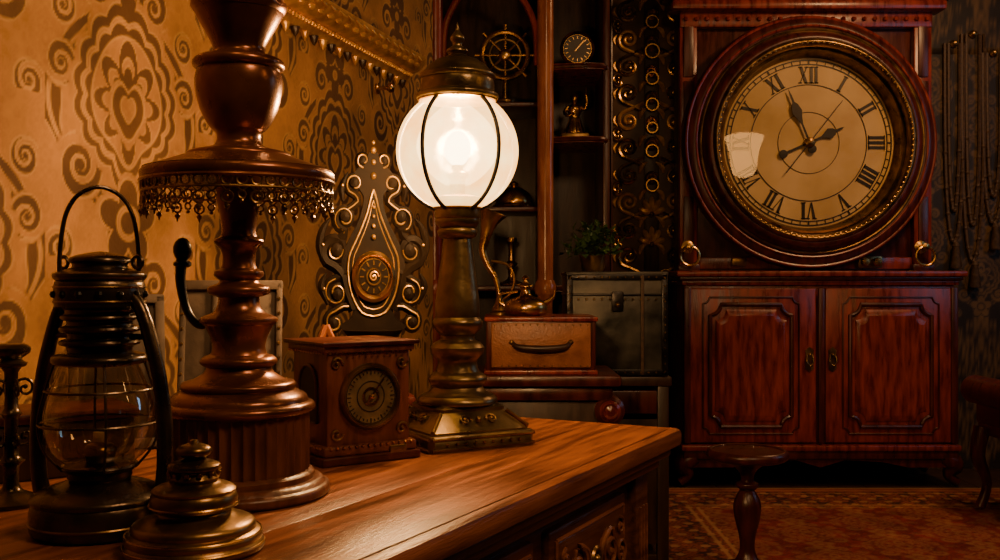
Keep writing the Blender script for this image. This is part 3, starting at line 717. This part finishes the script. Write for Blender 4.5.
for a in(-1,1):
    F=T(a*.335,.008,.59)@FACE; w,h=.625,.74
    b.box((0,0,0),(w,h,.03),MAHOG,F,b=.006)
    pw,ph=.39,.585; k=.05
    def corner(pw,ph,k):
        P=[]
        for sx,sy,a0 in((1,1,0),(-1,1,90),(-1,-1,180),(1,-1,270)):
            c_=(sx*pw/2,sy*ph/2)
            for t in np.linspace(0,90,7):
                an=math.radians(a0+270-t); P.append((c_[0]+k*math.cos(an),c_[1]+k*math.sin(an)))
        return P
    o=corner(pw,ph,k)
    b.tube([(x,y,.018) for x,y in o]+[(o[0][0],o[0][1],.018)],.010,MAHOGD,F,8,1)
    o2=corner(pw-.05,ph-.05,k)
    b.loft(o2,[(1,.012),(1,.018),(.9,.03),(.88,.03)],MAHOG,F)
    o3=corner(pw+.07,ph+.07,.03); b.tube([(x,y,.016) for x,y in o3]+[(o3[0][0],o3[0][1],.016)],.005,MAHOGD,F,6,1)
    hx=-a*.28
    b.prism([(hx+x*.020,.03+y*.055) for x,y in((-1,-.8),(0,-1.1),(1,-.8),(.8,0),(1,.8),(0,1.1),(-1,.8),(-.8,0))],.004,BRASSD,F,.015)
    b.sph((hx,.052,.024),.008,BRASSD,F); b.tube([(hx-.013,.05,.024),(hx-.016,.02,.03),(hx,.0,.032),(hx+.016,.02,.03),(hx+.013,.05,.024)],.004,BRASSD,F,8,4)
    for yy in(-.28,.28): b.box((a*.31,yy,.017),(.012,.07,.01),BRASSD,F,b=.002)
b.box((0,-.012,.59),(.03,.02,.74),MAHOGD,b=.006)
for x in(-Wd/2+.02,Wd/2-.02): b.box((x,.0,.59),(.035,.03,.75),MAHOGD,b=.008)
UW=1.27; ox=.0
b.box((ox,.33,1.75),(UW,.12,1.44),MAHOGD,b=.004)
for a in(-1,1):
    b.box((ox+a*(UW/2-.045),.255,1.75),(.09,.05,1.42),MAHOG,b=.008)
    for z in(1.24,1.75,2.2): b.box((ox+a*(UW/2-.045),.228,z),(.05,.012,.36 if z!=1.75 else .5),MAHOGD,b=.004)
    b.box((ox+a*(UW/2-.045),.25,1.06),(.11,.07,.04),MAHOGD,b=.008)
b.box((ox,.25,2.31),(UW,.06,.08),MAHOG,b=.008); b.box((ox,.23,2.37),(UW+.10,.14,.05),MAHOG,b=.015); b.box((ox,.22,2.43),(UW+.18,.2,.06),MAHOGD,b=.02); b.box((ox,.25,2.485),(UW+.12,.26,.04),MAHOGD,b=.01)
for i in range(24): b.sph((ox-UW/2+.03+i*(UW-.06)/23,.214,2.31),.012,MAHOG,S=8)
b.box((ox,.262,1.085),(UW-.18,.02,.06),MAHOG,b=.005)
def ringpull(x,z):
    b.lathe([(.032,0),(.032,.006),(.014,.012),(.012,.06),(.018,.07),(0,.076)],BRASS,T(x,.225,z)@FACE,20,1); b.torus(.047,.0075,BRASS,T(x,.165,z-.046)@FACE,28,8)
ringpull(-.595,1.165); ringpull(.575,1.165)
b.box((.315,.225,1.09),(.12,.05,.06),BRASSD,b=.004)
for x in(.285,.345): b.lathe([(.018,0),(.014,.008),(.023,.016),(.018,.024),(0,.026)],BRASS,T(x,.20,1.09)@FACE,18,1)
b.box((.0,.215,1.10),(.06,.05,.11),MAHOG,b=.01); b.box((0,.19,1.10),(.03,.01,.06),MAHOGD,b=.003)
b.box((-.34,.225,1.09),(.07,.03,.04),BRASSD,b=.004)
b.done((cx,4.80,0))

# ---------------------------------------------------------------- big wall clock
b=MB('large_round_wall_clock'); u=.00502; F=FACE@Matrix.Scale(u,4)
b.lathe([(118,-14),(123,-10),(125,-2),(125,4),(121,10),(114,13),(110,12),(108,14),(104,20),(99,22),(96,19),(95,14)],MAHOGD,F,96,3,cap=False)
b.lathe([(96,12),(99,19),(98,23),(95,25),(92,22),(91,16)],BRASSD,F,96,3,cap=False)
b.torus(122,1.6,MAHOG,F@T(0,0,9),96,8); b.torus(109,1.4,BRASSD,F@T(0,0,13.5),96,8); b.torus(113,1.2,MAHOG,F@T(0,0,13),96,8)
for i in range(110):
    a=2*pi*i/110; b.sph((94*math.cos(a),94*math.sin(a),24),1.5,BRASS,F,6)
b.lathe([(92,-2),(92,4),(92,14),(88,16),(87,10),(85,4),(84,1.2)],BRASSD,F,96,1,cap=False)
b.lathe([(90,-12),(90,1),(0,1.2)],DIAL,F,96,1)
for r0,r1 in((81,82.2),(77,78),(57,57.8),(30,30.5)): b.annulus(r0,r1,1.3,BLACK,F,96,.5)
for i in range(60):
    a=2*pi*i/60; b.box((79.6*math.sin(a),79.6*math.cos(a),1.5),(1.6 if i%5==0 else .8,3.4,.5),BLACK,F,b=0,rot=Matrix.Rotation(-a,4,'Z'))
def glyph(ch,x,H,M):
    def quad(p): b.prism(p,.5,BLACK,M,1.4)
    t=3.4
    if ch=='I':
        quad([(x+1,-H/2),(x+1+t,-H/2),(x+1+t,H/2),(x+1,H/2)])
        for y in(-H/2,H/2-1): quad([(x,y),(x+t+2,y),(x+t+2,y+1),(x,y+1)])
        return t+2.4
    if ch=='V':
        quad([(x+1,H/2),(x+1+t,H/2),(x+6.8,-H/2),(x+5.2,-H/2)]); quad([(x+9.5,H/2),(x+10.7,H/2),(x+6.8,-H/2),(x+5.8,-H/2)])
        for xx in(x-.3,x+7.9): quad([(xx,H/2-1),(xx+4.6,H/2-1),(xx+4.6,H/2),(xx,H/2)])
        return 12.6
    if ch=='X':
        quad([(x+1,H/2),(x+1+t,H/2),(x+11,-H/2),(x+11-t,-H/2)]); quad([(x+9.6,H/2),(x+10.8,H/2),(x+2.4,-H/2),(x+1.2,-H/2)])
        for xx in(x-.2,x+7.6):
            for y in(-H/2,H/2-1): quad([(xx,y),(xx+4.6,y),(xx+4.6,y+1),(xx,y+1)])
        return 12.8
wdt={'I':5.8,'V':12.6,'X':12.8}
for i,num in enumerate(['XII','I','II','III','IIII','V','VI','VII','VIII','IX','X','XI']):
    a=2*pi*i/12; Mn=F@Matrix.Rotation(-a,4,'Z')@T(0,67,0); tot=sum(wdt[c_] for c_ in num); k=min(.85,20/tot)
    Mn=Mn@Matrix.Diagonal((k,1,1,1)); x=-tot/2
    for c_ in num: x+=glyph(c_,x,16.5,Mn)
def hand(ang,Lh,wd_,tail,z):
    M=F@Matrix.Rotation(-math.radians(ang),4,'Z')
    o=[(-wd_*.4,-tail),(wd_*.4,-tail),(wd_*.35,Lh*.35),(wd_*.9,Lh*.45),(wd_*1.9,Lh*.58),(wd_*1.3,Lh*.7),(wd_*.4,Lh*.76),(wd_*.35,Lh*.9),(0,Lh),(-wd_*.35,Lh*.9),(-wd_*.4,Lh*.76),(-wd_*1.3,Lh*.7),(-wd_*1.9,Lh*.58),(-wd_*.9,Lh*.45),(-wd_*.35,Lh*.35)]
    b.prism(o,.8,BLACK,M,z); b.lathe([(4.2,z),(4.2,z+1),(0,z+1.2)],BLACK,M@T(0,-tail,0),16,1)
hand(-22,56,2.6,7,4.5); hand(66,38,2.8,28,3.2)
M=F@Matrix.Rotation(-math.radians(38),4,'Z'); b.prism([(-.5,-38),(.5,-38),(.3,52),(-.3,52)],.6,BLACK,M,6)
b.lathe([(5,1),(5,7.5),(2,9),(0,9)],BRASSD,F,20,1)
b.lathe([(90,12.4),(0,12.6)],CGLASS,F,64,1,cap=False)
b.done((1.530,4.965,1.680))

# ---------------------------------------------------------------- pedestal stool
b=MB('turned_pedestal_stool')
b.lathe([(.06,.455),(.10,.462),(.116,.47),(.118,.482),(.114,.49),(.108,.494),(.10,.492),(.09,.488),(0,.486)],MAHOGD,I4,48,2)
b.lathe([(.05,.10),(.052,.14),(.035,.17),(.022,.2),(.024,.24),(.036,.29),(.040,.33),(.030,.36),(.020,.375),(.020,.375),(.032,.385),(.032,.395),(.02,.40),(.02,.42),(.034,.44),(.06,.456)],MAHOGD,I4,32,3)
for k in range(3):
    b.tube([(.0,0,.15),(.07,0,.13),(.13,0,.07),(.17,0,.035),(.19,0,.022)],[.028,.024,.02,.018,.02],MAHOGD,R(30+120*k,'Z'),12,4)
b.done((.722,2.92,.0125))

# ---------------------------------------------------------------- scroll bench at right
b=MB('scroll_end_bench')
b.box((.45,.0,.36),(.86,.36,.06),MAHOGD,b=.015); b.box((.45,0,.42),(.80,.34,.07),LEATH,b=.03)
for x in(.03,.87):
    for y in(-.15,.15):
        b.tube([(x,y,.36),(x-.02,y,.24),(x+.02,y,.12),(x-.01,y,.02)],[.035,.03,.02,.022],MAHOGD,I4,12,4)
    b.lathe([(.05,-.19),(.06,-.18),(.06,.18),(.05,.19)],MAHOGD,T(x-.02,0,.52)@R(90,'X'),28,1)
    b.torus(.035,.01,MAHOG,T(x-.02,-.195,.52)@FACE,24,6)
    b.box((x,0,.44),(.04,.34,.12),MAHOGD,b=.01)
b.done((2.03,4.12,.0125))
for i,(x,zt,ln,w) in enumerate(((2.40,2.25,1.05,.05),(2.50,2.3,1.2,.06),(2.61,2.2,.9,.06))):
    b=MB('hanging_cord_tassel')
    for q in(1,.6):
        pts=[]
        for t in np.linspace(0,1,26):
            a=-pi/2+t*pi; pts.append((q*w*math.sin(a),-.012,-ln*(.6+.4*q)*max(math.cos(a),0)**.6))
        b.tube(pts,.009,CORD,I4,6,2)
        for p in pts[3:-3:2]: b.sph(p,.013,CORD,S=8)
    b.lathe([(.02,0),(.02,.01),(.008,.02),(.012,.035),(0,.04)],BRASSD,FACE,16,1)
    b.lathe([(.008,0),(.02,-.02),(.016,-.03),(.03,-.13),(.026,-.14)],CORD,T(0,-.032,-ln),14,1)
    b.done((x,5.296,zt))
b=MB('hanging_leather_strap')
b.tube([(0,0,0),(.02,-.01,-.18),(.05,-.02,-.36),(.03,-.02,-.55),(-.02,-.01,-.68)],[.008,.010,.012,.010,.008],CORD,I4,8,4)
b.tube([(0,0,0),(-.04,-.01,-.15),(-.06,-.02,-.32),(-.03,-.02,-.45),(.03,-.02,-.5)],[.008,.010,.010,.010,.008],CORD,I4,8,4)
b.torus(.035,.006,BRASS,T(0,-.02,0)@FACE,20,6); b.lathe([(.016,0),(.016,.01),(.006,.03),(0,.032)],BRASS,FACE,14,1)
b.done((.87,5.27,1.02))

# ---------------------------------------------------------------- hanging opal lamp (bell shade, wide rim up)
b=MB('opal_pendant_lamp')
b.lathe([(.0,-.235),(.05,-.232),(.085,-.21),(.105,-.17),(.115,-.11),(.122,-.05),(.135,.02),(.155,.08),(.168,.115),(.17,.13),(.15,.145),(.11,.155),(.05,.16)],SHADE,I4,40,3)
b.lathe([(.06,.155),(.05,.19),(.03,.20),(.02,.23),(.01,.26)],BRASS,I4,32,2)
b.tube([(0,0,.25),(0,0,.66)],.006,BRASSD,n=1)
b.lathe([(.05,.68),(.05,.67),(.02,.64),(.008,.62)],BRASS,I4,24,1)
b.done((2.13,1.0,2.13))

# ---------------------------------------------------------------- lights
def light(kind,name,loc,e,col,size=.1,tgt=None,**k):
    l=bpy.data.lights.new(name,kind); l.energy=e; l.color=col
    if kind=='POINT' or kind=='SPOT': l.shadow_soft_size=size
    if kind=='AREA': l.size=size
    for a,v in k.items(): setattr(l,a,v)
    o=bpy.data.objects.new(name,l); bpy.context.collection.objects.link(o); o.location=loc
    if tgt: o.rotation_euler=(Vector(tgt)-Vector(loc)).to_track_quat('-Z','Y').to_euler()
    return o
light('POINT','globe_lamp_light',(LPOS[0],LPOS[1],LPOS[2]+.003),260,(1,.52,.19),.035)
light('AREA','desk_fill_light',(.9,.2,2.5),18,(1,.56,.26),.45,tgt=(-.1,1.5,.75))  # added warm fill from above, aimed at the desk; no fixture there
light('AREA','cabinet_fill_light',(2.2,3.45,2.72),25,(1,.52,.22),.3,tgt=(1.4,4.7,.9))  # added fill to brighten the cabinet, no lamp modelled
light('SPOT','rug_fill_light',(1.7,2.6,2.6),42,(1,.56,.28),.08,tgt=(1.5,4.1,0),spot_size=math.radians(50),spot_blend=.8)  # added spot that lifts the rug, not an actual lamp
light('SPOT','wall_fill_light',(-.2,.5,2.55),32,(1,.57,.21),.1,tgt=(-.8,1.62,1.3),spot_size=math.radians(58),spot_blend=.95)  # extra spot added to warm the left wallpaper, no fitting behind it
light('AREA','cool_fill_light',(3.7,3.0,1.9),7,(.32,.62,1.0),.9,tgt=(1.2,4.4,1.0))  # added cool fill to tint the shadows; the room has no window here
w=bpy.data.worlds.new('World'); bpy.context.scene.world=w; w.use_nodes=True
w.node_tree.nodes['Background'].inputs[0].default_value=(.02,.013,.008,1); w.node_tree.nodes['Background'].inputs[1].default_value=.5
cam=bpy.data.cameras.new('camera'); cam.sensor_width=36; cam.lens=36; cam.clip_start=.02
co=bpy.data.objects.new('camera',cam); bpy.context.collection.objects.link(co); co.location=(0,0,CZ); co.rotation_euler=(pi/2,0,0)
bpy.context.scene.camera=co
